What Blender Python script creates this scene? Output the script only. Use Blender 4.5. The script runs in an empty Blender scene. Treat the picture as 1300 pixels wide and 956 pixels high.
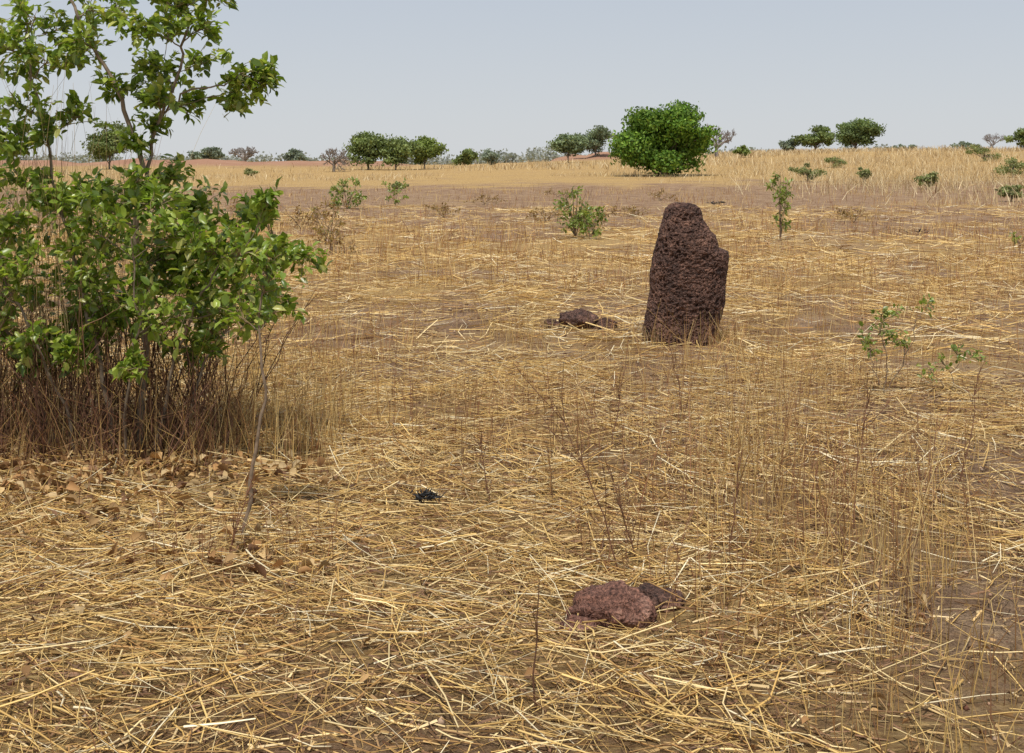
import bpy, math, random
import numpy as np
from mathutils import Vector, noise as mnoise
R = np.random.default_rng(7); random.seed(7)
sc = bpy.context.scene
V3 = lambda *a: np.array(a, dtype=float)

# ------------------------------------------------------------ noise / terrain
_tab = np.random.default_rng(3).random((256, 256))
def vnoise(x, y):
    xi = np.floor(x).astype(int); yi = np.floor(y).astype(int)
    fx = x-xi; fy = y-yi
    fx = fx*fx*(3-2*fx); fy = fy*fy*(3-2*fy)
    a = _tab[xi & 255, yi & 255]; b = _tab[(xi+1) & 255, yi & 255]
    c = _tab[xi & 255, (yi+1) & 255]; d = _tab[(xi+1) & 255, (yi+1) & 255]
    return (a*(1-fx)+b*fx)*(1-fy)+(c*(1-fx)+d*fx)*fy
def fbm(x, y, o=4):
    s = 0; a = .5; t = 0
    for i in range(o):
        s = s+a*vnoise(x*2**i+17.3*i, y*2**i+9.1*i); t += a; a *= .5
    return s/t
def S(x, a, b):
    t = np.clip((x-a)/(b-a), 0, 1); return t*t*(3-2*t)
def moundf(x, y):
    e = np.exp(-((y-152)/11)**2)
    a = S(fbm(x*.09+3, y*.02+8, 3), .40, .62)*(1-S(x, 8, 22))
    b = .75*S(x, -75, -50)*(1-S(x, -20, -10))
    return e*np.maximum(a, b)
def H(x, y):
    x = np.asarray(x, float); y = np.asarray(y, float)
    r = np.hypot(x, y)
    near = (fbm(x*.9+40, y*.9+40, 3)-.5)*.10*np.exp(-r/16)
    fine = (fbm(x*4+11, y*4+3, 2)-.5)*.035*np.exp(-r/7)
    far = S(y, 45, 140)*(0.75+2.1*S(x, -20, 50))
    und = (fbm(x*.05+5, y*.05+5, 3)-.5)*.5*S(r, 20, 90)
    return near+fine+far+und+1.1*moundf(x, y)*(.5+1.0*fbm(x*.4, y*.3, 3))

# ------------------------------------------------------------ mesh helpers
class MB:
    def __init__(s): s.v=[]; s.l=[]; s.n=[]; s.c=[]; s.m=[]; s.off=0
    def add(s, verts, faces, cols=None, mat=0):
        verts = np.asarray(verts, float).reshape(-1, 3)
        faces = np.asarray(faces, int)
        s.v.append(verts); s.l.append((faces+s.off).ravel())
        s.n.append(np.full(len(faces), faces.shape[1])); s.m.append(np.full(len(faces), mat))
        if cols is None: cols = np.ones((len(verts), 3))*.5
        cols = np.asarray(cols, float)
        if cols.ndim == 1: cols = np.tile(cols, (len(verts), 1))
        s.c.append(cols); s.off += len(verts)
    def addfaces(s, faces, mat=0, back=0):
        faces = np.asarray(faces, int); s.l.append((faces+s.off-back).ravel())
        s.n.append(np.full(len(faces), faces.shape[1])); s.m.append(np.full(len(faces), mat))
    def obj(s, name, mats, smooth=False):
        v = np.concatenate(s.v); l = np.concatenate(s.l); n = np.concatenate(s.n)
        c = np.concatenate(s.c); m = np.concatenate(s.m)
        me = bpy.data.meshes.new(name)
        me.vertices.add(len(v)); me.vertices.foreach_set('co', v.astype(np.float32).ravel())
        me.loops.add(len(l)); me.loops.foreach_set('vertex_index', l.astype(np.int32))
        me.polygons.add(len(n))
        st = np.concatenate([[0], np.cumsum(n)[:-1]])
        me.polygons.foreach_set('loop_start', st.astype(np.int32))
        me.polygons.foreach_set('loop_total', n.astype(np.int32))
        me.polygons.foreach_set('material_index', m.astype(np.int32))
        if smooth: me.polygons.foreach_set('use_smooth', np.ones(len(n), bool))
        at = me.color_attributes.new('Col', 'FLOAT_COLOR', 'POINT')
        at.data.foreach_set('color', np.c_[c, np.ones(len(c))].astype(np.float32).ravel())
        for mt in mats: me.materials.append(mt)
        me.update(calc_edges=True)
        o = bpy.data.objects.new(name, me); sc.collection.objects.link(o)
        return o

def nrm(a): return a/np.maximum(np.linalg.norm(a, axis=-1, keepdims=True), 1e-9)

def stalks(mb, P, wid, cols, sides=3, taper=.5, mat=0):
    N, K, _ = P.shape
    d = nrm(P[:, -1]-P[:, 0])
    ref = np.tile(V3(0, 0, 1), (N, 1)); ref[np.abs(d[:, 2]) > .8] = (1, 0, 0)
    a = nrm(np.cross(d, ref)); b = np.cross(a, d)
    ph = R.random(N)*6.28
    t = np.linspace(0, 1, K)
    rad = (wid[:, None]*.5)*(1-taper*t[None])
    sv = []
    for k in range(sides):
        an = ph+2*math.pi*k/sides
        o = a*np.cos(an)[:, None]+b*np.sin(an)[:, None]
        sv.append(P+o[:, None, :]*rad[:, :, None])
    W = np.stack(sv, 2)
    s = W.shape[2]
    base = (np.arange(N)*K*s)
    fs = []
    for k in range(K-1):
        for j in range(s if s > 2 else 1):
            j2 = (j+1) % s
            fs.append(np.stack([base+k*s+j, base+k*s+j2, base+(k+1)*s+j2, base+(k+1)*s+j], 1))
    mb.add(W.reshape(-1, 3), np.concatenate(fs), np.repeat(cols, K*s, axis=0), mat)

def tube(mb, pts, rads, sides=6, col=(.2, .15, .1), mat=0):
    pts = np.asarray(pts, float); K = len(pts)
    tg = nrm(np.gradient(pts, axis=0))
    ref = V3(.31, .95, .1)
    a = nrm(np.cross(tg, ref)); b = np.cross(tg, a)
    an = 2*math.pi*np.arange(sides)/sides
    vs = pts[:, None]+np.asarray(rads)[:, None, None]*(a[:, None]*np.cos(an)[None, :, None]+b[:, None]*np.sin(an)[None, :, None])
    F = [[k*sides+j, k*sides+(j+1) % sides, (k+1)*sides+(j+1) % sides, (k+1)*sides+j] for k in range(K-1) for j in range(sides)]
    mb.add(vs.reshape(-1, 3), F, np.array(col), mat)

LV = np.array([[0,0,0],[-.40,.28,.10],[0,.3,0],[.40,.28,.10],[-.42,.66,.08],[0,.68,-.03],[.42,.66,.08],[0,1,-.14]])
LT = np.array([[0,2,1],[0,3,2],[4,5,7],[5,6,7]]); LQ = np.array([[1,2,5,4],[2,3,6,5]])
def leaves(mb, pos, dirs, L, W, cols, mat=0, curl=1.0):
    N = len(pos)
    d = nrm(dirs); up = nrm(np.tile(V3(0,0,1),(N,1))+R.normal(0,.6,(N,3)))
    s = nrm(np.cross(d, up)); u = np.cross(s, d)
    cu = (R.random(N)*1.6+.2)*curl
    v = pos[:,None]+ s[:,None]*(LV[None,:,0:1]*W[:,None,None]) + d[:,None]*(LV[None,:,1:2]*L[:,None,None]) + u[:,None]*(LV[None,:,2:3]*L[:,None,None]*cu[:,None,None])
    b = (np.arange(N)*8)[:,None,None]
    mb.add(v.reshape(-1,3), (LQ[None]+b).reshape(-1,4), np.repeat(cols,8,axis=0), mat)
    mb.addfaces((LT[None]+b).reshape(-1,3), mat, back=N*8)

# ------------------------------------------------------------ materials
def newmat(name):
    m = bpy.data.materials.new(name); m.use_nodes = True
    return m, m.node_tree, m.node_tree.nodes['Principled BSDF']
def colmat(name, rough=.6, spec=.3, trans=0.0, tcol=None, nscale=0):
    m, nt, p = newmat(name)
    at = nt.nodes.new('ShaderNodeAttribute'); at.attribute_name = 'Col'
    src = at.outputs['Color']
    if nscale:
        n = nt.nodes.new('ShaderNodeTexNoise'); n.inputs['Scale'].default_value = nscale; n.inputs['Detail'].default_value = 3
        mr = nt.nodes.new('ShaderNodeMapRange'); mr.inputs[1].default_value = .3; mr.inputs[2].default_value = .7
        mr.inputs[3].default_value = .65; mr.inputs[4].default_value = 1.3
        tc = nt.nodes.new('ShaderNodeTexCoord'); nt.links.new(tc.outputs['Object'], n.inputs['Vector'])
        nt.links.new(n.outputs['Fac'], mr.inputs[0])
        vm = nt.nodes.new('ShaderNodeVectorMath'); vm.operation = 'SCALE'
        nt.links.new(src, vm.inputs[0]); nt.links.new(mr.outputs[0], vm.inputs['Scale']); src = vm.outputs[0]
    nt.links.new(src, p.inputs['Base Color'])
    p.inputs['Roughness'].default_value = rough; p.inputs['Specular IOR Level'].default_value = spec
    if trans:
        t = nt.nodes.new('ShaderNodeBsdfTranslucent')
        mx = nt.nodes.new('ShaderNodeMix'); mx.data_type = 'RGBA'; mx.blend_type = 'MULTIPLY'; mx.inputs[0].default_value = 1
        nt.links.new(src, mx.inputs[6]); mx.inputs[7].default_value = (*(tcol or (1.6, 1.7, .8)), 1)
        nt.links.new(mx.outputs[2], t.inputs['Color'])
        ms = nt.nodes.new('ShaderNodeMixShader'); ms.inputs[0].default_value = trans
        nt.links.new(p.outputs[0], ms.inputs[1]); nt.links.new(t.outputs[0], ms.inputs[2])
        nt.links.new(ms.outputs[0], nt.nodes['Material Output'].inputs['Surface'])
    return m
M_straw = colmat('dry_straw', .5, .3)
M_leaf = colmat('leaf_green', .34, .5, .32)
M_farleaf = colmat('tree_foliage', .6, .2, .2)
M_bark = colmat('bark', .85, .15, nscale=30)
M_dead = colmat('dead_leaf', .7, .2, .15, (1.2, 1, .8))
M_clod = colmat('soil_clod', .95, .1, nscale=60)

def N(nt, t, **k):
    n = nt.nodes.new(t)
    for a, b in k.items(): setattr(n, a, b)
    return n
def ramp(nt, src, pts):
    r = N(nt, 'ShaderNodeValToRGB'); nt.links.new(src, r.inputs[0])
    e = r.color_ramp.elements
    while len(e) < len(pts): e.new(.5)
    for q, (p, c) in zip(e, pts): q.position = p; q.color = (*c, 1) if len(c) == 3 else c
    return r.outputs[0]
def mixc(nt, f, a, b, bt='MIX'):
    m = N(nt, 'ShaderNodeMix', data_type='RGBA', blend_type=bt)
    for i, x in ((0, f), (6, a), (7, b)):
        if isinstance(x, (int, float)): m.inputs[i].default_value = x
        elif isinstance(x, tuple): m.inputs[i].default_value = (*x, 1)
        else: nt.links.new(x, m.inputs[i])
    return m.outputs[2]
def noi(nt, vec, sc_, det=4, rough=.55):
    n = N(nt, 'ShaderNodeTexNoise'); n.inputs['Scale'].default_value = sc_; n.inputs['Detail'].default_value = det
    n.inputs['Roughness'].default_value = rough; nt.links.new(vec, n.inputs['Vector']); return n.outputs['Fac']

def ground_mat():
    m, nt, p = newmat('savanna_soil'); L = nt.links
    g = N(nt, 'ShaderNodeNewGeometry'); pos = g.outputs['Position']
    at = N(nt, 'ShaderNodeAttribute'); at.attribute_name = 'Col'
    sep = N(nt, 'ShaderNodeSeparateColor'); L.new(at.outputs['Color'], sep.inputs[0])
    soil = ramp(nt, noi(nt, pos, 1.6, 9, .72), [(.32, (.18, .11, .068)), (.48, (.30, .20, .13)), (.66, (.44, .32, .215))])
    fine = ramp(nt, noi(nt, pos, 26, 8, .8), [(.34, (.38, .34, .30)), (.5, (1, 1, 1)), (.66, (1.35, 1.3, 1.2))])
    soil = mixc(nt, 1., soil, fine, 'MULTIPLY')
    grit = ramp(nt, noi(nt, pos, 130, 3, .6), [(.38, (.55, .5, .46)), (.6, (1.2, 1.18, 1.15))])
    soil = mixc(nt, .8, soil, grit, 'MULTIPLY')
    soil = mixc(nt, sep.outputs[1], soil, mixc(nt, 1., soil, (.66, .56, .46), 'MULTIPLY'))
    soil = mixc(nt, sep.outputs[2], soil, mixc(nt, noi(nt, pos, .25, 4, .6), (.26, .12, .075), (.44, .27, .18)))
    mp = N(nt, 'ShaderNodeMapping'); mp.inputs['Scale'].default_value = (1., 3.2, 1); L.new(pos, mp.inputs[0])
    st = noi(nt, mp.outputs[0], 9, 6, .75)
    strawc = ramp(nt, noi(nt, mp.outputs[0], 14, 5, .7), [(.32, (.18, .10, .045)), (.5, (.42, .275, .115)), (.68, (.66, .48, .22))])
    big = noi(nt, pos, .35, 4, .6)
    a1 = N(nt, 'ShaderNodeMath', operation='ADD'); L.new(st, a1.inputs[0]); L.new(sep.outputs[0], a1.inputs[1])
    a2 = N(nt, 'ShaderNodeMath', operation='ADD'); L.new(a1.outputs[0], a2.inputs[0]); L.new(big, a2.inputs[1])
    mr = N(nt, 'ShaderNodeMapRange'); L.new(a2.outputs[0], mr.inputs[0]); mr.inputs[1].default_value = 1.22; mr.inputs[2].default_value = 1.6
    inv = N(nt, 'ShaderNodeMath', operation='MULTIPLY_ADD'); L.new(sep.outputs[2], inv.inputs[0]); inv.inputs[1].default_value = -.9; inv.inputs[2].default_value = 1
    mu = N(nt, 'ShaderNodeMath', operation='MULTIPLY'); L.new(mr.outputs[0], mu.inputs[0]); L.new(inv.outputs[0], mu.inputs[1])
    col = mixc(nt, mu.outputs[0], soil, strawc)
    L.new(col, p.inputs['Base Color']); p.inputs['Roughness'].default_value = .95; p.inputs['Specular IOR Level'].default_value = .1
    bp = N(nt, 'ShaderNodeBump'); bp.inputs['Strength'].default_value = 1; bp.inputs['Distance'].default_value = .04
    L.new(noi(nt, pos, 22, 9, .78), bp.inputs['Height']); L.new(bp.outputs[0], p.inputs['Normal'])
    return m

def rock_mat(name, c0, c1, c2, sc_=1., pitd=.3, bd=.02):
    m, nt, p = newmat(name); L = nt.links
    tc = N(nt, 'ShaderNodeTexCoord'); o = tc.outputs['Object']
    v = N(nt, 'ShaderNodeTexVoronoi'); v.inputs['Scale'].default_value = 48*sc_
    n0 = N(nt, 'ShaderNodeTexNoise'); n0.inputs['Scale'].default_value = 14*sc_; L.new(o, n0.inputs['Vector'])
    mm = mixc(nt, .12, o, n0.outputs['Color']); L.new(mm, v.inputs['Vector'])
    base = ramp(nt, noi(nt, o, 6*sc_, 8, .7), [(.33, c0), (.52, c1), (.7, c2)])
    pit = ramp(nt, v.outputs['Distance'], [(.06, (pitd, pitd*.8, pitd*.75)), (.32, (1, 1, 1)), (.75, (1.3, 1.25, 1.2))])
    col = mixc(nt, 1., base, pit, 'MULTIPLY')
    sp = ramp(nt, noi(nt, o, 70*sc_, 4, .8), [(.4, (.45, .40, .38)), (.62, (1.6, 1.5, 1.42))])
    col = mixc(nt, 1., col, sp, 'MULTIPLY')
    L.new(col, p.inputs['Base Color']); p.inputs['Roughness'].default_value = .7; p.inputs['Specular IOR Level'].default_value = .35
    b1 = N(nt, 'ShaderNodeBump'); b1.inputs['Strength'].default_value = 1; b1.inputs['Distance'].default_value = bd
    L.new(v.outputs['Distance'], b1.inputs['Height'])
    b2 = N(nt, 'ShaderNodeBump'); b2.inputs['Strength'].default_value = .8; b2.inputs['Distance'].default_value = bd*.6
    L.new(noi(nt, o, 55*sc_, 6, .75), b2.inputs['Height']); L.new(b1.outputs[0], b2.inputs['Normal'])
    L.new(b2.outputs[0], p.inputs['Normal'])
    return m

# ------------------------------------------------------------ straw density field (world)
def straw_amt(x, y):
    n = fbm(x*.45+2, y*.35+7, 4); u = x/np.maximum(y, 1)
    a = .68+.9*(n-.5)
    a = a+.3*np.exp(-((x+1.8)/1.6)**2-((y-4.9)/1.4)**2)
    a = a-.34*S(y, 4.6, 7)*(1-S(y, 16, 24))*S(fbm(x*1.3+3, y*.8+21, 4), .42, .62)
    a = a-.42*S(u, .2, .42)*S(y, 3.3, 4.6)*(1-S(y, 12, 20))*S(fbm(x*1.2, y*1.0+30, 4), .32, .62)
    a = a*(1-.8*S(y, 17, 30))
    a = a+.36*S(n, .42, .6)*S(y, 20, 26)*(1-S(y, 34, 60))
    a = a+.72*S(y+6*(n-.5)*4, 56, 80)*(1-.95*moundf(x, y))
    return np.clip(a, 0, 1)

# ------------------------------------------------------------ ground
def axis(lo, hi, fine_lo, fine_hi, st, g=1.07):
    c = list(np.arange(fine_lo, fine_hi, st)); s = st; v = c[-1]
    while v < hi: s *= g; v += s; c.append(v)
    s = st; v = c[0]; pre = []
    while v > lo: s *= g; v -= s; pre.append(v)
    return np.array(pre[::-1]+c)
gx = axis(-3500, 3500, -6, 6, .06, 1.045); gy = axis(-300, 4000, 2, 13, .06, 1.025)
GX, GY = np.meshgrid(gx, gy); GZ = H(GX, GY)
mb = MB(); nx, ny = len(gx), len(gy)
i = np.arange(ny-1)[:, None]*nx+np.arange(nx-1)[None]; i = i.ravel()
F = np.stack([i, i+1, i+nx+1, i+nx], 1)
sa = straw_amt(GX, GY).ravel()
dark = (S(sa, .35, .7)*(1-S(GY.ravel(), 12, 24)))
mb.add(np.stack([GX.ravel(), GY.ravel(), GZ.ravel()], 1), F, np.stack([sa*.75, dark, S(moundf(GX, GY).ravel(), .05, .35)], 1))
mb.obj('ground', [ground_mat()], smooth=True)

# ------------------------------------------------------------ lying straw litter
def pal(n, cs, w=None, var=.12):
    cs = np.array(cs); k = R.choice(len(cs), n, p=w)
    return cs[k]*(1+R.normal(0, var, (n, 1)))
STRAW = [(.72, .50, .19), (.82, .64, .33), (.60, .38, .125), (.44, .25, .09), (.24, .13, .06), (.86, .75, .51)]
SW = [.27, .2, .18, .15, .12, .08]
def wedge(n, y0, y1, m=.55, extra=1.3):
    y = np.sqrt(R.random(n)*(y1**2-y0**2)+y0**2)
    x = (R.random(n)*2-1)*(m*y+extra)
    return x, y
def litter(mb, n, y0, y1, w0, w1, sides, l0=.12, l1=.6, K=4, pw=1.6, zz=.05, cols=STRAW, cw=SW, pt=.5, bd=.07, floor=.07):
    x, y = wedge(n, y0, y1)
    patch = fbm(x*1.9+9, y*1.5+1, 3)
    patch = patch+.3*np.exp(-((x+1.8)/1.6)**2-((y-4.9)/1.2)**2)
    keep = R.random(n) < floor+np.clip(straw_amt(x, y)*1.2, 0, 1)*S(patch, .28, pt)
    x = x[keep]; y = y[keep]; n = len(x)
    flow = (fbm(x*.5+60, y*.5+3, 2)-.5)*5
    an = flow+R.normal(0, .75, n); an = np.where(R.random(n) < .4, R.random(n)*6.28, an)
    Ln = l0+(l1-l0)*R.random(n)**pw
    bend = R.normal(0, bd, n)
    z0 = R.random(n)**1.8*zz+.003; tilt = R.normal(0, .09, n)
    t = np.linspace(-.5, .5, K)
    px = x[:, None]+np.cos(an)[:, None]*Ln[:, None]*t-np.sin(an)[:, None]*(bend*Ln)[:, None]*(t*t*4)
    py = y[:, None]+np.sin(an)[:, None]*Ln[:, None]*t+np.cos(an)[:, None]*(bend*Ln)[:, None]*(t*t*4)
    pz = H(px, py)+z0[:, None]+np.maximum(tilt[:, None]*Ln[:, None]*(t*2), -z0[:, None]*.7)
    stalks(mb, np.stack([px, py, pz], 2), w0+(w1-w0)*R.random(n)**2, pal(n, cols, cw), sides=sides, taper=.4)
mb = MB()
litter(mb, 47000, 2.0, 9.5, .0025, .009, 3, .07, .40, 3, 1.5, pt=.56)
litter(mb, 6500, 2.0, 9.5, .0025, .006, 3, .3, .65, 4, 1.5, bd=.12)
litter(mb, 90000, 2.0, 8.5, .002, .009, 2, .02, .10, 2, 1, .015, [(.55,.37,.16),(.38,.23,.10),(.18,.10,.055),(.70,.53,.28),(.28,.155,.085)], [.25,.25,.2,.15,.15], .42, floor=.3)
litter(mb, 54000, 9.0, 19, .004, .011, 2, .12, .6, 3, pt=.54, floor=.12)
litter(mb, 34000, 18, 40, .008, .018, 2, .2, .7, 3, floor=.06)
mb.obj('dry_straw_litter', [M_straw])

# clods and grit of soil between the straw
mb = MB()
n = 9000; x, y = wedge(n, 2.2, 13); r = (.002+.011*R.random(n)**3)*(1+y*.06)
OC = np.array([[1,0,0],[0,1,0],[-1,0,0],[0,-1,0],[0,0,1],[0,0,-.6]])
OF = np.array([[0,1,4],[1,2,4],[2,3,4],[3,0,4],[1,0,5],[2,1,5],[3,2,5],[0,3,5]])
ph = R.random(n)*6.28; O = OC[None]*(1+R.normal(0, .25, (n, 6, 1)))*r[:, None, None]*V3(1, 1, .7)
ox = O[..., 0]*np.cos(ph)[:, None]-O[..., 1]*np.sin(ph)[:, None]; oy = O[..., 0]*np.sin(ph)[:, None]+O[..., 1]*np.cos(ph)[:, None]
P = np.stack([x[:, None]+ox, y[:, None]+oy, H(x, y)[:, None]+O[..., 2]+.15*r[:, None]], 2)
mb.add(P.reshape(-1, 3), (OF[None]+(np.arange(n)*6)[:, None, None]).reshape(-1, 3), np.repeat(pal(n, [(.30,.19,.125),(.20,.115,.075),(.42,.30,.21),(.16,.075,.05)], None, .15), 6, axis=0))
mb.obj('soil_clods', [M_clod])

# ------------------------------------------------------------ standing grass
GOLD = [(.66, .445, .16), (.74, .55, .25), (.54, .33, .12), (.40, .21, .085), (.24, .12, .06)]
GW = [.30, .22, .22, .16, .10]
RED = [(.34, .16, .08), (.22, .10, .06), (.46, .26, .115), (.60, .40, .17)]
RW = [.35, .25, .25, .15]
def standing(mb, x, y, h, wd, c, lean=.12, bendm=.18, K=5, sides=3, taper=.7):
    n = len(x)
    an = R.random(n)*6.28; le = np.abs(R.normal(0, lean, n)); be = R.normal(0, bendm, n)
    t = np.linspace(0, 1, K)
    off = (le[:, None]*t+be[:, None]*t*t)*h[:, None]
    P = np.stack([x[:, None]+np.cos(an)[:, None]*off, y[:, None]+np.sin(an)[:, None]*off,
                  H(x, y)[:, None]-.01+h[:, None]*t*np.sqrt(1-np.clip(le, 0, .9)**2)[:, None]], 2)
    stalks(mb, P, wd, c, sides=sides, taper=taper)
mb = MB()
T = [(.0,10.2,90,.5,.35,0),(.1,9.6,60,.55,.3,0),(-.5,11.5,60,.45,.5,0),(.7,5.2,35,.55,.25,1),(1.15,5.3,75,.78,.3,0),(1.3,6.2,75,.8,.35,0),
     (1.9,7.4,50,.55,.35,0),(1.05,4.5,50,.5,.25,0),(1.25,3.75,65,.45,.2,0),(1.45,4.3,70,.66,.28,0),(1.7,4.6,60,.6,.3,0),(.85,3.9,35,.36,.18,0),
     (.35,4.6,50,.35,.25,1),(.45,6.4,50,.5,.35,1),(-.9,4.7,50,.3,.22,1),(-.9,4.6,30,.22,.18,0),(-1.25,4.5,40,.25,.2,1),(-1.35,6.3,100,.45,.28,0),
     (-1.0,6.4,80,.42,.3,0),(-.9,6.9,70,.45,.35,0),(.1,7.5,60,.45,.4,1),(.9,7.9,50,.55,.4,0),(2.2,6.0,40,.45,.4,0),(1.8,9.9,110,.3,.25,0),(1.2,9.8,60,.3,.2,0),
     (2.6,8.2,60,.42,.4,1),(3.2,9.2,50,.4,.5,0),(-1.2,9.0,70,.5,.45,1),(-1.8,10.5,80,.5,.6,0),(1.55,3.5,50,.4,.22,0),(1.0,3.3,40,.3,.2,0),(-1.5,3.6,20,.2,.2,0),
     (1.35,5.0,45,.68,.28,1),(.95,6.0,40,.6,.25,1),(1.6,5.5,40,.6,.3,1),(.6,3.7,20,.25,.15,1),(1.15,3.0,40,.34,.2,0),(1.45,3.0,30,.34,.15,0),(.25,5.6,40,.4,.25,0),(2.0,3.9,25,.4,.25,0),
     (.7,4.3,35,.45,.2,1),(1.9,5.2,40,.5,.3,1),(-.3,6.6,40,.4,.3,1),(-.5,7.8,50,.45,.4,0),(1.3,8.6,40,.5,.4,1),(.9,5.0,40,.5,.3,0),(1.7,6.4,40,.5,.4,1)]
for (tx, ty, n, h, r, red) in T:
    x = tx+R.normal(0, r*.55, n); y = ty+R.normal(0, r*.6, n)
    hh = h*(.2+.9*R.random(n)**1.4); c = pal(n, RED, RW) if red else pal(n, GOLD, GW)
    standing(mb, x, y, hh, .0024+.0028*R.random(n), c, lean=.17, bendm=.24)
def scatter(n, y0, y1, h0, h1, w0, w1, red=.3, sides=3, K=4, seed=0, thr=.45, amt=True, lean=.14):
    x, y = wedge(n, y0, y1)
    d = S(fbm(x*.6+seed, y*.6+seed*2, 4), thr, thr+.2)
    if amt: d = d*np.clip(straw_amt(x, y)*1.6+.15, 0, 1)
    k = R.random(n) < d; x = x[k]; y = y[k]; n = len(x)
    c = pal(n, GOLD, GW); rc = pal(n, RED, RW); q = R.random(n) < red; c[q] = rc[q]
    standing(mb, x, y, h0+(h1-h0)*R.random(n)**1.5, w0+(w1-w0)*R.random(n), c, lean=lean, sides=sides, K=K, bendm=.25)
scatter(8500, 2.6, 9, .05, .42, .0018, .0042, .55, seed=3, thr=.40, lean=.2)
scatter(16000, 7, 16, .08, .48, .003, .0065, .5, sides=2, seed=13, thr=.41, lean=.2)
scatter(21000, 14, 28, .08, .48, .006, .011, .45, sides=2, seed=23, thr=.40, lean=.2)
scatter(18000, 24, 62, .1, .4, .010, .02, .4, sides=2, K=3, seed=33, thr=.43, amt=False, lean=.2)
mb.obj('dry_standing_grass', [M_straw])

mb = MB()
def fargrass(n, y0, y1, h0, h1, w0, w1, cfun, seed, thr=.35):
    x, y = wedge(n, y0, y1, .60, 5)
    k = R.random(n) < S(fbm(x*.08+seed, y*.08, 4), thr, thr+.2)*cfun(x, y)
    x = x[k]; y = y[k]; n = len(x)
    c = pal(n, [(.66, .52, .29), (.74, .61, .38), (.50, .36, .19), (.36, .25, .13)], [.33, .25, .26, .16])
    standing(mb, x, y, h0+(h1-h0)*R.random(n), w0+(w1-w0)*R.random(n), c, lean=.3, sides=2, K=3, bendm=.35)
fargrass(45000, 56, 110, .15, .42, .02, .05, lambda x, y: S(y+x*.3, 58, 80)*(.35+.65*S(fbm(x*.06+1, y*.03+7, 3), .4, .6)), 4, .38)
fargrass(45000, 100, 175, .25, .7, .04, .09, lambda x, y: (1-S(moundf(x, y), .02, .2))*(1-S(y, 125, 140)*(1-S(x, -5, 15)))*(.3+.7*S(x, -15, 25)), 9, .36)
fargrass(42000, 38, 110, .3, .8, .02, .04, lambda x, y: S(x/y, .15, .3)*S(y+60*(x/y), 56, 78), 14, .3)
mb.obj('savanna_grass', [M_straw])

# ------------------------------------------------------------ leafy shrub generator
GREEN = [(.19, .27, .036), (.27, .36, .054), (.11, .175, .025), (.36, .43, .095), (.43, .44, .13)]
GRW = [.30, .26, .18, .16, .10]
def curve(p0, p1, k=6, sag=.1, jit=.02):
    t = np.linspace(0, 1, k)[:, None]
    L = np.linalg.norm(p1-p0)
    mid = (p0+p1)/2+V3(0, 0, sag*L)+R.normal(0, jit*L+1e-4, 3)
    c = (1-t)**2*p0+2*t*(1-t)*mid+t*t*p1
    c[1:-1] += R.normal(0, jit*L*.35, (k-2, 3)); return c
def shrub(name, base, stems, clusters, leafL, nl, barkc=(.22, .16, .11), extra=None, twigs=9, greens=(GREEN, GRW), aspect=.55):
    mb = MB(); nodes = []; nr = []
    bz = float(H(base[0], base[1]))
    for (pts, ra, rb) in stems:
        pts = np.array(pts, float)
        tt = np.linspace(0, len(pts)-1, len(pts)*4)
        P = np.stack([np.interp(tt, np.arange(len(pts)), pts[:, q]) for q in range(3)], 1)
        P[1:] += R.normal(0, .008, (len(P)-1, 3))
        rr = np.linspace(ra, rb, len(P)); tube(mb, P, rr, 7, barkc, 0)
        nodes += list(P); nr += list(rr)
    for (cx, cy, cz, cr) in clusters:
        c = V3(cx, cy, cz); nn = np.array(nodes)
        dd = np.linalg.norm((nn-c)*V3(1, 1, .8), axis=1)+np.maximum(0, nn[:, 2]-c[2]+.05)*3
        j = int(np.argmin(dd)); br = curve(nn[j], c, 7, .08, .05)
        ra = min(nr[j]*.6, .009)
        tube(mb, br, np.linspace(ra, .003, 7), 5, barkc, 0)
        nodes += list(br[2:]); nr += list(np.linspace(ra, .003, 7)[2:])
        for q in range(twigs):
            d = R.normal(0, 1, 3); d[2] = d[2]*.8+.2; d = d/np.linalg.norm(d)
            e = c+d*cr*(.55+.8*R.random())
            s = br[R.integers(3, 7)]
            tw = curve(s, e, 6, .12, .06); tube(mb, tw, np.linspace(.0028, .0012, 6), 4, np.array(barkc)*V3(1.2, 1.25, .9), 0)
            m = max(3, int(nl/twigs*(.6+.8*R.random())))
            tpar = .2+.8*R.random(m)**.8
            pp = np.stack([np.interp(tpar*5, np.arange(6), tw[:, a]) for a in range(3)], 1)+R.normal(0, .012, (m, 3))
            ld = nrm(nrm(tw[-1]-tw[0])*.5+R.normal(0, .8, (m, 3))+V3(0, 0, -.05))
            LL = leafL*(.45+.7*R.random(m)); cc = pal(m, greens[0], greens[1], .15)*R.uniform(.75, 1.15)
            leaves(mb, pp, ld, LL, LL*aspect*(.8+.4*R.random(m)), cc, 1)
    if extra: extra(mb)
    o = mb.obj(name, [M_bark, M_leaf]); o.location = (base[0], base[1], bz); return o

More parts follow.
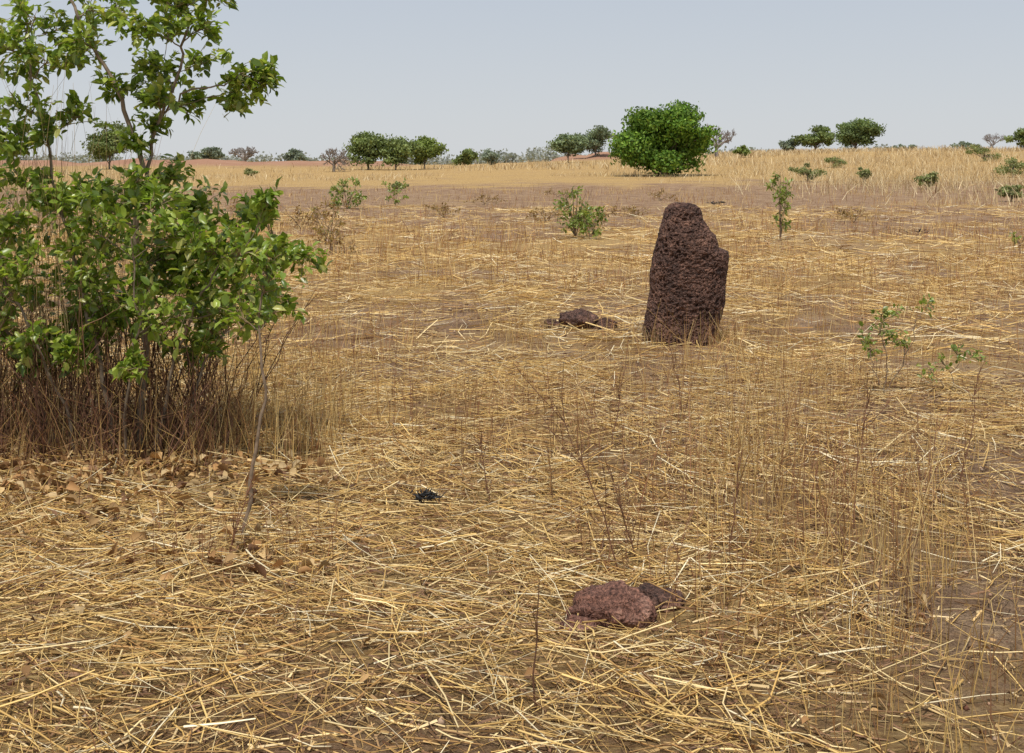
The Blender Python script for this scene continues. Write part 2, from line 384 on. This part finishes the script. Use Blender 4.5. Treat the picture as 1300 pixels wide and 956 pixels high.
up = [(-.56,2.40,.18),(-.26,2.46,.15),(.24,2.44,.14),(.50,2.46,.11),(-.43,2.18,.15),(-.17,2.24,.12),(.09,2.14,.13),(.33,2.17,.13),(.58,2.08,.12),(.70,2.10,.07),
      (.19,1.94,.11),(.53,1.95,.09),(-.60,1.90,.17),(-.36,1.86,.11),(-.72,1.68,.18),(.06,1.80,.07),(-.1,2.0,.1),(.42,2.32,.09),(-.62,2.2,.14),(.12,2.3,.1),(-.05,2.4,.12),(.0,1.7,.08),
      (-.9,2.3,.2),(-1.0,1.9,.2),(-.2,2.75,.2),(.2,2.8,.2),(-.6,2.7,.2),(.5,2.75,.15),(0,3.05,.2),(-.4,3.0,.2),(-.5,1.75,.13)]
lo = [(-.47,1.36,.18),(-.26,1.46,.15),(.04,1.50,.11),(.24,1.40,.13),(.43,1.25,.15),(-.65,1.19,.18),(-.34,1.14,.18),(-.62,1.5,.15),
      (-.09,1.24,.17),(.17,1.10,.19),(.43,1.02,.17),(.65,1.12,.15),(.80,1.04,.12),(-.65,.91,.18),(-.39,.89,.18),(-.13,.86,.18),(.13,.84,.18),(.39,.82,.17),
      (.62,.84,.13),(.04,.68,.12),(.3,.68,.11),(-.47,.68,.14),(.62,1.32,.09),(-.95,1.1,.22),(-1.0,.8,.2),(-.95,1.45,.2),(-1.25,1.2,.25),(.80,1.42,.05),(-.2,1.0,.16),(.3,1.22,.14),
      (.55,.98,.14),(-.5,1.05,.16),(.02,1.02,.16),(.28,.92,.15),(-.25,.76,.13),(-.75,.72,.15),(.1,1.38,.13),(-.1,1.4,.12),(.84,1.15,.08),(.5,1.15,.13),
      (.12,.55,.10),(-.3,.58,.12),(-.6,.5,.12),(.42,.62,.09),(.76,.84,.09)]
cl = [(x, R.uniform(-.3, .3), z, r) for (x, z, r) in up]+[(x, R.uniform(-.42, .3), z, r) for (x, z, r) in lo]
cl += [(x+R.normal(0,.07), R.uniform(0, .6), z+R.normal(0,.06), r) for (x, z, r) in lo[::2]+lo[1::4]]
cl += [(x+R.normal(0,.08), R.uniform(.2, .8), z+R.normal(0,.06), r) for (x, z, r) in lo[::3] if x < .5]
cl += [(x+R.normal(0,.1), R.uniform(-.1, .4), z+R.normal(0,.05), r*.8) for (x, z, r) in up[::2]]
stems = [([(0,.1,0),(.03,.1,.6),(-.01,.08,1.1),(0,.05,1.35),(.03,.03,1.62),(-.06,0,1.95),(-.2,0,2.2),(-.35,0,2.5),(-.4,0,2.9)], .021, .006),
         ([(0,.05,1.3),(.06,.08,1.62),(.12,.05,1.85),(.25,.0,2.1),(.3,0,2.4),(.25,0,2.9)], .012, .005),
         ([(.12,.05,1.85),(.3,.0,2.0),(.5,.0,2.03),(.64,0,2.1)], .007, .003),
         ([(-.1,0,0),(-.2,0,.6),(-.35,.05,1.1),(-.5,.1,1.6),(-.6,.1,2.1),(-.65,.1,2.6)], .013, .004),
         ([(.12,0,0),(.22,-.05,.5),(.4,-.1,.9),(.55,-.1,1.15)], .010, .004),
         ([(-.25,-.1,0),(-.4,-.15,.5),(-.6,-.15,.9),(-.75,-.1,1.3)], .010, .004),
         ([(.2,.1,0),(.35,.15,.5),(.6,.1,.85),(.78,0,1.1)], .009, .004),
         ([(.0,-.15,0),(.05,-.25,.45),(.12,-.3,.8),(.1,-.3,1.2)], .009, .004),
         ([(-.45,.1,0),(-.7,.1,.6),(-.95,.1,1.1),(-1.0,.1,1.9)], .012, .004)]
def bare(mb):
    for q in range(420):
        b = V3(R.uniform(-1.25, .5), R.uniform(-.3, .7), 0); hh = R.uniform(.25, 1.0); e = b+V3(R.normal(0, .2)*hh*1.3, R.normal(0, .15), hh)
        c = V3(.16, .085, .055)*R.uniform(.4, 1.7)
        cv = curve(b, e, 6, 0, .07); tube(mb, cv, np.linspace(.0045, .0015, 6), 4, c, 0)
        for w in range(2):
            s = cv[R.integers(2, 5)]; tube(mb, curve(s, s+V3(R.normal(0, .1), R.normal(0, .08), R.uniform(.03, .2)), 4, 0, .06), np.linspace(.0022, .001, 4), 3, c, 0)
shrub('leafy_shrub', (-2.06, 6.2), stems, cl, .068, 115, extra=bare, barkc=(.24, .19, .14), twigs=11)
sap = [([(0,0,0),(.03,.05,.3),(.06,.1,.6),(.02,.2,.95),(.05,.25,1.2)], .010, .003)]
shrub('sapling', (-1.13, 4.8), sap, [(.05,.2,1.05,.12),(-.06,.2,.92,.1),(.10,.22,.95,.09),(.0,.25,1.15,.1)], .055, 70)

# tall dry grass around shrub
mb = MB()
n = 1400; x = R.uniform(-3.6, -1.45, n); y = R.normal(6.25, .33, n); rd = R.random(n) < .62
c = pal(n, GOLD, GW, .25); rc = pal(n, RED, RW, .3)*.85; c[rd] = rc[rd]
standing(mb, x, y, R.uniform(.12, .85, n)*R.uniform(.4, 1.1, n), R.uniform(.002, .0045, n), c, lean=.42, bendm=.45)
n = 380; x = R.uniform(-3.6, -2.3, n); y = R.normal(6.6, .35, n)
standing(mb, x, y, R.uniform(1.0, 2.2, n), R.uniform(.0025, .0055, n), pal(n, [(.45,.32,.16),(.55,.42,.22),(.3,.18,.09)], [.4,.3,.3]), lean=.12, bendm=.24, K=7)
n = 340; x = R.uniform(-1.75, -.95, n); y = R.normal(6.5, .4, n)
standing(mb, x, y, R.uniform(.15, .6, n), R.uniform(.002, .0045, n), pal(n, GOLD, GW), lean=.25, bendm=.25)
n = 60; x = R.uniform(-2.0, -1.1, n); y = R.normal(7., .4, n)
standing(mb, x, y, R.uniform(.7, 1.3, n), R.uniform(.002, .0035, n), pal(n, GOLD, GW), lean=.12)
mb.obj('tall_dry_grass', [M_straw])

# dead leaves
mb = MB()
def dead(n, xf, yf, l0, l1):
    x = xf(n); y = yf(n); z = H(x, y)+R.uniform(.015, .06, n)
    d = R.normal(0, 1, (n, 3)); d[:, 2] *= .3
    L = R.uniform(l0, l1, n)
    c = pal(n, [(.46,.29,.13),(.34,.19,.08),(.58,.41,.20),(.20,.11,.06),(.50,.37,.20)], [.25,.25,.15,.15,.2], .2)
    leaves(mb, np.stack([x, y, z], 1), d, L, L*R.uniform(.4, .75, n), c, 0, 2.2)
dead(1100, lambda n: R.normal(-2.2, .65, n), lambda n: R.normal(5.8, .38, n), .03, .085)
dead(55, lambda n: R.normal(-1.15, .25, n), lambda n: R.normal(4.5, .18, n), .04, .08)
dead(110, lambda n: R.uniform(-3.2, 1.5, n), lambda n: R.uniform(3.1, 6, n), .02, .05)
dead(160, lambda n: R.uniform(.4, 1.6, n), lambda n: R.uniform(3.0, 4.4, n), .015, .03)
mb.obj('fallen_dead_leaves', [M_dead])

# ------------------------------------------------------------ mid distance shrubs
def smallshrub(name, x, y, h, w, leafL, ncl, nl, greens=(GREEN, GRW), r=.01, rc=.16):
    st = []; cls = []
    for q in range(max(3, ncl//3)):
        a = R.random()*6.28; q2 = R.uniform(.15, .5)*w
        st.append(([(0,0,0),(math.cos(a)*q2*.4, math.sin(a)*q2*.4, h*.4),(math.cos(a)*q2, math.sin(a)*q2, h*R.uniform(.7,.95))], r, r*.35))
    for q in range(ncl):
        a = R.random()*6.28; rr = math.sqrt(R.random())*w*.42
        cls.append((math.cos(a)*rr, math.sin(a)*rr, h*R.uniform(.15, .95)*(1-.3*rr/w), rc*(w+h)/2.2))
    return shrub(name, (x, y), st, cls, leafL, nl, twigs=5, greens=greens)
YG = ([(.20,.26,.05),(.27,.33,.085),(.13,.19,.035),(.35,.37,.12)], [.35,.3,.2,.15])
smallshrub('small_shrub', 1.32, 23.8, 1.2, .95, .10, 24, 30, YG)
smallshrub('small_shrub', 1.62, 23.4, .75, .6, .10, 10, 24, YG)
smallshrub('small_shrub', 5.44, 23.1, 1.45, .5, .10, 15, 24, YG)
smallshrub('small_shrub', -5.5, 38, 1.15, 1.5, .14, 20, 26, YG)
smallshrub('small_shrub', -4.2, 41, 1.0, .9, .14, 8, 22, YG)
smallshrub('small_shrub', -3.7, 22.5, .7, .9, .08, 8, 14, ([(.22,.2,.06),(.3,.2,.08)], [.5,.5]))
smallshrub('small_shrub', 9.6, 21.5, .5, .6, .08, 6, 18, YG)
DRY = ([(.30,.18,.08),(.24,.13,.06),(.40,.28,.12)], [.4,.3,.3])
for (bx, by, bh, bw) in [(-3.9,24.5,.75,1.3),(1.8,26,.55,1.2),(-5,27,.6,1),(-3.2,20,.45,1.0),(-8,34,.5,1.2),(.9,30,.4,1.2),(3.5,33,.35,1.4),(-2,33,.35,1.2),(9,30,.4,1.3),(-1,42,.4,2),(6,46,.4,2),(2,50,.35,2)]:
    smallshrub('dry_bush', bx, by, bh, bw, .08, 12, 20, DRY)
shrub('sparse_shrub', (2.55, 7.8), [([(0,0,0),(.03,.02,.2),(-.02,0,.45),(.0,0,.62)], .005, .002), ([(0,0,0),(.12,0,.2),(.22,0,.5),(.34,0,.62)], .004, .0015), ([(.02,0,0),(-.08,0,.2),(-.12,0,.4)], .004, .0015)],
      [(-.02,0,.55,.08),(.07,.05,.42,.08),(-.14,0,.38,.07),(.3,0,.62,.05),(-.08,.05,.30,.07),(.1,0,.56,.06),(-.03,0,.44,.08),(.14,0,.34,.07)], .046, 32, twigs=5, greens=YG)
shrub('sparse_shrub', (3.0, 7.8), [([(0,0,0),(.02,0,.12),(.06,0,.26)], .004, .0015), ([(0,0,0),(-.1,0,.12),(-.16,0,.18)], .003, .0015)],
      [(.05,0,.26,.06),(-.14,0,.16,.07),(.2,0,.26,.05),(-.05,0,.2,.06)], .046, 26, twigs=5, greens=YG)

def weed(name, x, y, h, n, lean, col):
    mb = MB(); z = float(H(x, y))
    main = curve(V3(0, 0, 0), V3(lean, .05, h), 8, .02, .03); tube(mb, main, np.linspace(.0034, .0014, 8), 5, col)
    for q in range(n):
        s = main[R.integers(1, 7)]; e = s+V3(R.normal(0, .2)*h*.5+lean*.2, R.normal(0, .2)*h*.5, R.uniform(.1, .4)*h)
        b = curve(s, e, 5, -.05, .05); tube(mb, b, np.linspace(.0020, .001, 5), 4, col)
        for w in range(2):
            s2 = b[R.integers(1, 4)]; tube(mb, curve(s2, s2+R.normal(0, .06, 3)*h+V3(0, 0, .12*h), 4, 0, .05), np.linspace(.0014, .0007, 4), 3, col)
    o = mb.obj(name, [M_bark]); o.location = (x, y, z)
dk = V3(.17, .085, .05)
for a in [(.42,4.5,.66,8,-.26,dk),(.50,4.6,.4,8,-.12,dk),(.07,3.3,.36,1,.01,dk*.8),(.55,6.3,.6,5,.1,dk*1.3),(1.5,5.0,.6,7,.08,dk*1.4),(-.1,5.3,.3,7,-.05,dk),
          (1.05,6.9,.55,7,-.1,dk*1.3),(-1.15,4.6,.35,10,.1,dk*1.4),(2.2,5.6,.5,7,.1,dk*1.2),(1.3,4.4,.45,6,-.05,dk*1.2),(1.75,4.9,.5,6,.1,dk*1.3),(.9,4.7,.4,6,.06,dk*1.2)]:
    weed('dry_weed', *a)

# ------------------------------------------------------------ laterite standing stone
M_lat = rock_mat('laterite', (.052, .032, .028), (.130, .074, .057), (.27, .16, .12), bd=.028)
def standing_stone():
    prof = np.array([(-.12,-.375,.25),(0,-.36,.26),(.26,-.335,.335),(.45,-.31,.36),(.6,-.295,.378),(.78,-.26,.395),(.82,-.252,.388),(.84,-.25,.345),(.855,-.245,.308),(.97,-.215,.285),
                     (.995,-.207,.250),(1.07,-.187,.205),(1.10,-.18,.182),(1.17,-.163,.165),(1.205,-.15,.15),(1.23,-.125,.115),(1.247,-.08,.06),(1.252,-.03,.0)])
    na, nh = 380, 360
    sarc = np.r_[0, np.cumsum(np.hypot(np.diff(prof[:, 0]), np.diff(prof[:, 1]-prof[:, 2])*.5))]
    ss = np.linspace(0, sarc[-1], nh)
    Z = np.interp(ss, sarc, prof[:, 0]); Lf = np.interp(ss, sarc, prof[:, 1]); Rt = np.interp(ss, sarc, prof[:, 2])
    vs = []
    for k in range(nh):
        cx = (Lf[k]+Rt[k])/2; hw = (Rt[k]-Lf[k])/2
        hd = min(hw*.95, .27); cy = .05*Z[k]
        for j in range(na):
            a = 2*math.pi*j/na; ca, sa_ = math.cos(a), math.sin(a); e = 2/3.0
            x = cx+hw*math.copysign(abs(ca)**e, ca); y = cy+hd*math.copysign(abs(sa_)**e, sa_)
            p = Vector((x, y, Z[k]))
            d = Vector((ca, sa_, 0.15 if Z[k] < 1.2 else .8)); d.normalize()
            lump = mnoise.fractal(p*3.5, 1, 2, 4)*.016
            q = p+Vector((mnoise.noise(p*9), mnoise.noise(p*9+Vector((5,5,5))), mnoise.noise(p*9+Vector((9,2,1)))))*.025
            v1 = mnoise.voronoi(q*21)[0]; v2 = mnoise.voronoi(q*44)[0]
            mk = max(0, min(1, .55+1.8*mnoise.noise(p*4.5+Vector((3, 1, 7)))))
            pit = -max(0, .50-v1[0])*.065*mk-max(0, .5-v2[0])*.032
            f = min(1, hw/.08)
            vs.append(tuple(p+d*(lump+pit+mnoise.fractal(p*26, 1, 2, 3)*.007)*f))
    F = [[k*na+j, k*na+(j+1) % na, (k+1)*na+(j+1) % na, (k+1)*na+j] for k in range(nh-1) for j in range(na)]
    mb = MB(); mb.add(vs, F); mb.add([vs[(nh-1)*na+j] for j in range(0, na, 4)], [list(range(na//4))])
    o = mb.obj('laterite_standing_stone', [M_lat], smooth=True)
    o.location = (1.525, 10.1, float(H(1.525, 9.95))-.02)
standing_stone()
M_rk = rock_mat('ironstone', (.085, .042, .032), (.17, .088, .066), (.30, .19, .15), 1.3, .6, .010)
def rock(name, x, y, sx, sy, sz, seed, mat, pitty=.01, sink=.3, npl=14):
    mb = MB(); na, nh = 120, 60; vs = []; o = Vector((seed*3.1, seed*1.7, seed))
    rs = np.random.default_rng(seed); pl = [(Vector(nrm(rs.normal(0, 1, 3)*V3(1, 1, .8))), rs.uniform(.55, .88)) for _ in range(npl)]
    for k in range(nh+1):
        ph = math.pi*(k/nh)-math.pi/2
        for j in range(na):
            a = 2*math.pi*j/na
            p = Vector((math.cos(ph)*math.cos(a), math.cos(ph)*math.sin(a), math.sin(ph)))
            r = 1.0
            for (n_, d_) in pl:
                q_ = p.dot(n_)
                if q_ > .01: r = min(r, d_/q_)
            f = r*(1+mnoise.fractal(p*2.3+o, 1, 2, 5)*.14)
            q = Vector((p.x*sx, p.y*sy, p.z*sz))*f
            q += p*(-max(0, .45-mnoise.voronoi(q*45+o)[0][0])*pitty)
            vs.append(tuple(q))
    F = [[k*na+j, k*na+(j+1) % na, (k+1)*na+(j+1) % na, (k+1)*na+j] for k in range(nh) for j in range(na)]
    mb.add(vs, F); ob = mb.obj(name, [mat], smooth=True); ob.location = (x, y, float(H(x, y))-sz*sink+.015)
rock('ironstone_rock', .35, 4.0, .185, .14, .15, 5, M_rk, .006, npl=9)
rock('ironstone_rock', .53, 4.14, .10, .09, .08, 8, M_lat, .02, sink=0.2)
rock('ironstone_rock', .22, 3.90, .09, .06, .05, 11, M_rk, .006)
rock('flat_laterite_rock', .62, 10.9, .26, .2, .17, 5, M_lat, .02, sink=.1)
rock('flat_laterite_rock', .88, 10.8, .15, .12, .13, 6, M_lat, .02, sink=.1)
rock('flat_laterite_rock', .40, 10.95, .13, .12, .10, 16, M_lat, .02)

M_bl, nt, p = newmat('charred_black'); p.inputs['Base Color'].default_value = (.010, .010, .011, 1); p.inputs['Roughness'].default_value = .6
def debris(name, x, y, s, n, ex=1.0):
    mb = MB(); z = float(H(x, y))
    for q in range(n):
        c = R.normal(0, 1, 3)*V3(s*ex, s*.6, .0)+V3(0, 0, .035+R.random()*s*.5)
        a, b = R.normal(0, 1, 3)*V3(1, 1, .5), R.normal(0, 1, 3)*V3(1, 1, .6)
        a = a/np.linalg.norm(a)*s*R.uniform(.3, .7); b = b/np.linalg.norm(b)*s*R.uniform(.06, .2)
        m = np.cross(a, b); m = m/np.linalg.norm(m)*s*.10
        mb.add([c-a, c-a*.3+b, c+a*.5+b*.8, c+a, c+a*.4-b, c-a*.4-b*.8, c+m, c-m*.3],
               [[0,1,6],[1,2,6],[2,3,6],[3,4,6],[4,5,6],[5,0,6],[1,0,7],[2,1,7],[3,2,7],[4,3,7],[5,4,7],[0,5,7]])
    o = mb.obj(name, [M_bl]); o.location = (x, y, z)
debris('charred_debris', -.40, 5.3, .06, 40, .7)
debris('charred_debris', 8.9, 25, .13, 14)
debris('charred_debris', 7.4, 41, .2, 14)

# ------------------------------------------------------------ distant trees
def tree(name, x, y, ztop, w, greens, trunk_frac=.25, dens=1.0, leaf=.2, lobes=None, bark=(.2, .17, .14), ls=1.0, blobs=None):
    z0 = float(H(x, y)); h = ztop-z0; mb = MB()
    ch = h*(1-trunk_frac); tf = trunk_frac
    tr = max(.05, w*.022)
    tube(mb, curve(V3(0,0,-.2), V3(R.normal(0,.03)*w, 0, h*.6), 6, 0, .03), np.linspace(tr, tr*.4, 6), 7, bark)
    nlb = lobes or int(16+w*2.5)
    if blobs is None:   # (ox, oz, rx, rz) as fractions of width / crown height
        blobs = [(R.uniform(-.08,.08), .68, .28, .3), (R.uniform(-.27,-.18), R.uniform(.35,.6), .24, .26), (R.uniform(.18,.27), R.uniform(.35,.6), .24, .26), (R.uniform(-.1,.1), .32, .32, .28)]
    for q in range(nlb):
        ox, oz, rx, rz = blobs[R.integers(len(blobs))]
        d = nrm(R.normal(0, 1, 3)); rr = R.random()**.45*.85
        c = V3((ox+d[0]*rx*rr)*w, (R.normal(0, .1)+d[1]*rx*rr)*w, h*tf+(oz+d[2]*rz*rr)*ch)
        tube(mb, curve(V3(0,0,h*R.uniform(tf*.6, .4)), c, 5, .05, .05), np.linspace(tr*.35, tr*.06, 5), 4, bark)
        lr = R.uniform(.09, .19)*min(w, ch*1.25)*ls
        m = int(150*dens*(lr/leaf/3.4)**1.3+40)
        P = c+np.clip(R.normal(0, .55, (m, 3)), -1.25, 1.25)*lr*V3(1.15, 1.15, .7)
        P = P[P[:, 2] > h*tf*.3]; m = len(P)
        if m == 0: continue
        nv = nrm(nrm(P-c)+R.normal(0, .7, (m, 3))); a = nrm(np.cross(nv, R.normal(0, 1, (m, 3)))); b = np.cross(nv, a)
        s = (leaf*R.uniform(.5, 1.1, m))[:, None]
        qv = np.stack([P-a*s, P-b*s*.55+a*s*.1, P+a*s, P+b*s*.55+a*s*.1], 1).reshape(-1, 3)
        mb.add(qv, np.arange(m*4).reshape(-1, 4), np.repeat(pal(m, greens, None, .18)*R.uniform(.65, 1.3), 4, axis=0), 1)
    o = mb.obj(name, [M_bark, M_farleaf]); o.location = (x, y, z0); return o
G_br = [(.10,.19,.025),(.15,.26,.035),(.065,.135,.018),(.20,.30,.05)]
G_ol = [(.17,.215,.075),(.21,.26,.09),(.13,.17,.06)]
G_hazed = [(.21,.25,.19),(.24,.285,.22),(.18,.22,.17)]  # foliage green greyed and lightened: aerial haze painted into the leaf colour
tree('round_green_tree', 11.3, 85, 5.95, 7.6, G_br, .02, 1.4, .17, lobes=115, ls=.85,
     blobs=[(.03,.64,.30,.34),(.03,.62,.28,.34),(-.28,.40,.22,.30),(.29,.5,.20,.34),(-.1,.25,.36,.24),(.15,.25,.34,.24),(-.17,.74,.13,.18),(.2,.8,.1,.14)])
tree('savanna_tree', -46, 130, 6.3, 5.2, G_ol, .1, 1.2)
tree('savanna_tree', -53, 200, 4.4, 7.5, G_hazed, .1, leaf=.3)
tree('savanna_tree', -34.4, 180, 3.7, 3.8, G_hazed, .1, leaf=.25)
tree('savanna_tree', -15.2, 120, 5.1, 4.8, G_ol, .08, 1.2); tree('savanna_tree', -12.2, 119, 4.4, 4.6, G_ol, .05, 1.2)
tree('savanna_tree', -9.3, 121, 4.5, 4.0, [(.20,.26,.07),(.24,.30,.08),(.15,.20,.05)], .08, 1.1)
tree('savanna_tree', -5.4, 130, 3.2, 2.6, G_ol, .05); tree('savanna_tree', -3.1, 165, 3.4, 3.1, G_hazed, .05)
tree('savanna_tree', 6.4, 130, 5.1, 4.4, [(.19,.24,.13),(.23,.28,.15),(.15,.20,.11)], .2)
tree('savanna_tree', 10.6, 145, 6.2, 6.0, [(.18,.225,.14),(.21,.26,.16),(.15,.19,.12)], .15)
tree('savanna_tree', 24.2, 120, 3.3, 2.4, [(.22,.28,.08),(.26,.32,.1)], .1)
tree('savanna_tree', 40, 150, 6.4, 5.6, G_ol, .15, 1.1); tree('savanna_tree', 43.8, 145, 7.4, 6.4, [(.15,.20,.08),(.18,.24,.09),(.12,.17,.065)], .1, 1.2)
tree('savanna_tree', 37.0, 152, 4.8, 3, G_hazed, .15)
tree('savanna_tree', 58.6, 170, 4.2, 4.6, G_hazed, .1); tree('savanna_tree', 71.6, 180, 5.0, 3.4, G_hazed, .1)
tree('savanna_tree', 67.5, 150, 6.2, 4.6, G_ol, .2)
def bare_tree(name, x, y, ztop, w, tr, col=(.30, .25, .22), lev=4):
    z0 = float(H(x, y)); h = ztop-z0; mb = MB()
    tube(mb, curve(V3(0,0,-.2), V3(0,0,h*.35), 5, 0, .02), np.linspace(tr, tr*.7, 5), 8, col)
    def rec(p, d, L, r, l):
        e = p+d*L; e[2] = min(e[2], h*.98)
        tube(mb, curve(p, e, 4, .04, .05), np.linspace(r, r*.55, 4), 4, col)
        if l == 0: return
        for q in range(3 if l > 1 else 4):
            nd = nrm(d+R.normal(0, .55, 3)+V3(0, 0, .1)); rec(p+(e-p)*R.uniform(.55, 1), nd, L*R.uniform(.55, .8), r*.66, l-1)
    for q in range(6):
        a = q/6*6.28+R.random(); d = nrm(V3(math.cos(a)*w/h*.9, math.sin(a)*w/h*.9, .75)); rec(V3(0,0,h*R.uniform(.2, .35)), d, h*.3, tr*.5, lev)
    o = mb.obj(name, [M_bark]); o.location = (x, y, z0)
bare_tree('baobab_tree', -50.6, 215, 5.5, 6.5, .55, (.28, .25, .23))
bare_tree('bare_tree', -17.2, 110, 3.6, 4.2, .18, (.25, .21, .18))
bare_tree('bare_tree', 23.4, 130, 6.2, 5.0, .24, (.29, .26, .25))
bare_tree('bare_tree', 76, 180, 6.6, 4.4, .2, (.33, .31, .31))
for (bx, by, bh, bw) in [(18.7,72,1.3,2.6),(27,95,1.0,2.6),(20.4,66,1.2,.9),(21.2,58,1.1,1.2),(41.5,100,1.4,3.2),(33,75,1.5,2.4),(19.5,44.5,.7,1.2),
                         (47,115,1.0,3),(-6,60,.5,1.2),(-22,95,.7,2)]:
    tree('green_bush', bx, by, float(H(bx, by))+bh, bw, [(.20,.24,.09),(.25,.28,.11),(.31,.30,.15)], .0, .45, .08, lobes=16, ls=1.0)
mb = MB()
for q in range(280):
    d = R.uniform(250, 430); u = R.uniform(-.62, .62); x = u*d; z0 = float(H(x, d)); w = R.uniform(4, 14); h = R.uniform(1.0, 3.9)*(1.15 if u < .05 else .8)
    m = 150; dd = nrm(R.normal(0, 1, (m, 3)))*(R.random(m)**.4)[:, None]; dd[:, 2] = np.abs(dd[:, 2])
    P = V3(x, d, z0)+dd*V3(w/2, w/2, h)*(.7+.3*R.random((m, 1)))
    a = nrm(R.normal(0, 1, (m, 3)))*.4; b = nrm(np.cross(a, R.normal(0, 1, (m, 3))))*.3
    mb.add(np.stack([P-a, P-b, P+a, P+b], 1).reshape(-1, 3), np.arange(m*4).reshape(-1, 4), np.repeat(pal(m, [(.30,.32,.31),(.34,.36,.36),(.26,.28,.27)], None, .1), 4, axis=0))  # grey leaf colours paint in the haze of distance
mb.obj('distant_tree_line', [M_farleaf])

# ------------------------------------------------------------ light, sky, camera
EL, sx, sy = math.radians(69), -.22, -.975
to = Vector((sx*math.cos(EL), sy*math.cos(EL), math.sin(EL))).normalized()
sun = bpy.data.lights.new('sun', 'SUN'); sun.energy = 3.6; sun.angle = math.radians(2); sun.color = (1, .94, .84)
so = bpy.data.objects.new('sun', sun); sc.collection.objects.link(so); so.rotation_euler = to.to_track_quat('Z', 'Y').to_euler()
w = bpy.data.worlds.new('World'); sc.world = w; w.use_nodes = True; nt = w.node_tree
bg = nt.nodes['Background']; sky = nt.nodes.new('ShaderNodeTexSky'); sky.sky_type = 'NISHITA'; sky.sun_disc = False
sky.sun_elevation = EL; sky.sun_rotation = math.atan2(sx, sy) % (2*math.pi); sky.dust_density = 1; sky.air_density = 1.0; sky.ozone_density = 1
# dry-season dust haze: pale layer, thicker towards the horizon
tc = nt.nodes.new('ShaderNodeTexCoord'); sp = nt.nodes.new('ShaderNodeSeparateXYZ'); nt.links.new(tc.outputs['Generated'], sp.inputs[0])
rp = ramp(nt, sp.outputs[2], [(0.0, (6.2, 6.4, 6.6)), (.15, (5.15, 5.65, 6.35)), (.6, (4.7, 5.1, 5.8))])
mx = mixc(nt, .92, sky.outputs[0], rp)
nt.links.new(mx, bg.inputs[0]); bg.inputs[1].default_value = .105
cam = bpy.data.cameras.new('camera'); co = bpy.data.objects.new('camera', cam); sc.collection.objects.link(co)
co.location = (0, 0, 1.6); co.rotation_euler = (math.radians(90), 0, 0); cam.lens = 40; cam.sensor_width = 36
cam.shift_y = -.21; cam.clip_end = 9000; cam.clip_start = .05
sc.camera = co
sc.view_settings.view_transform = 'Standard'; sc.view_settings.look = 'None'; sc.view_settings.exposure = 0
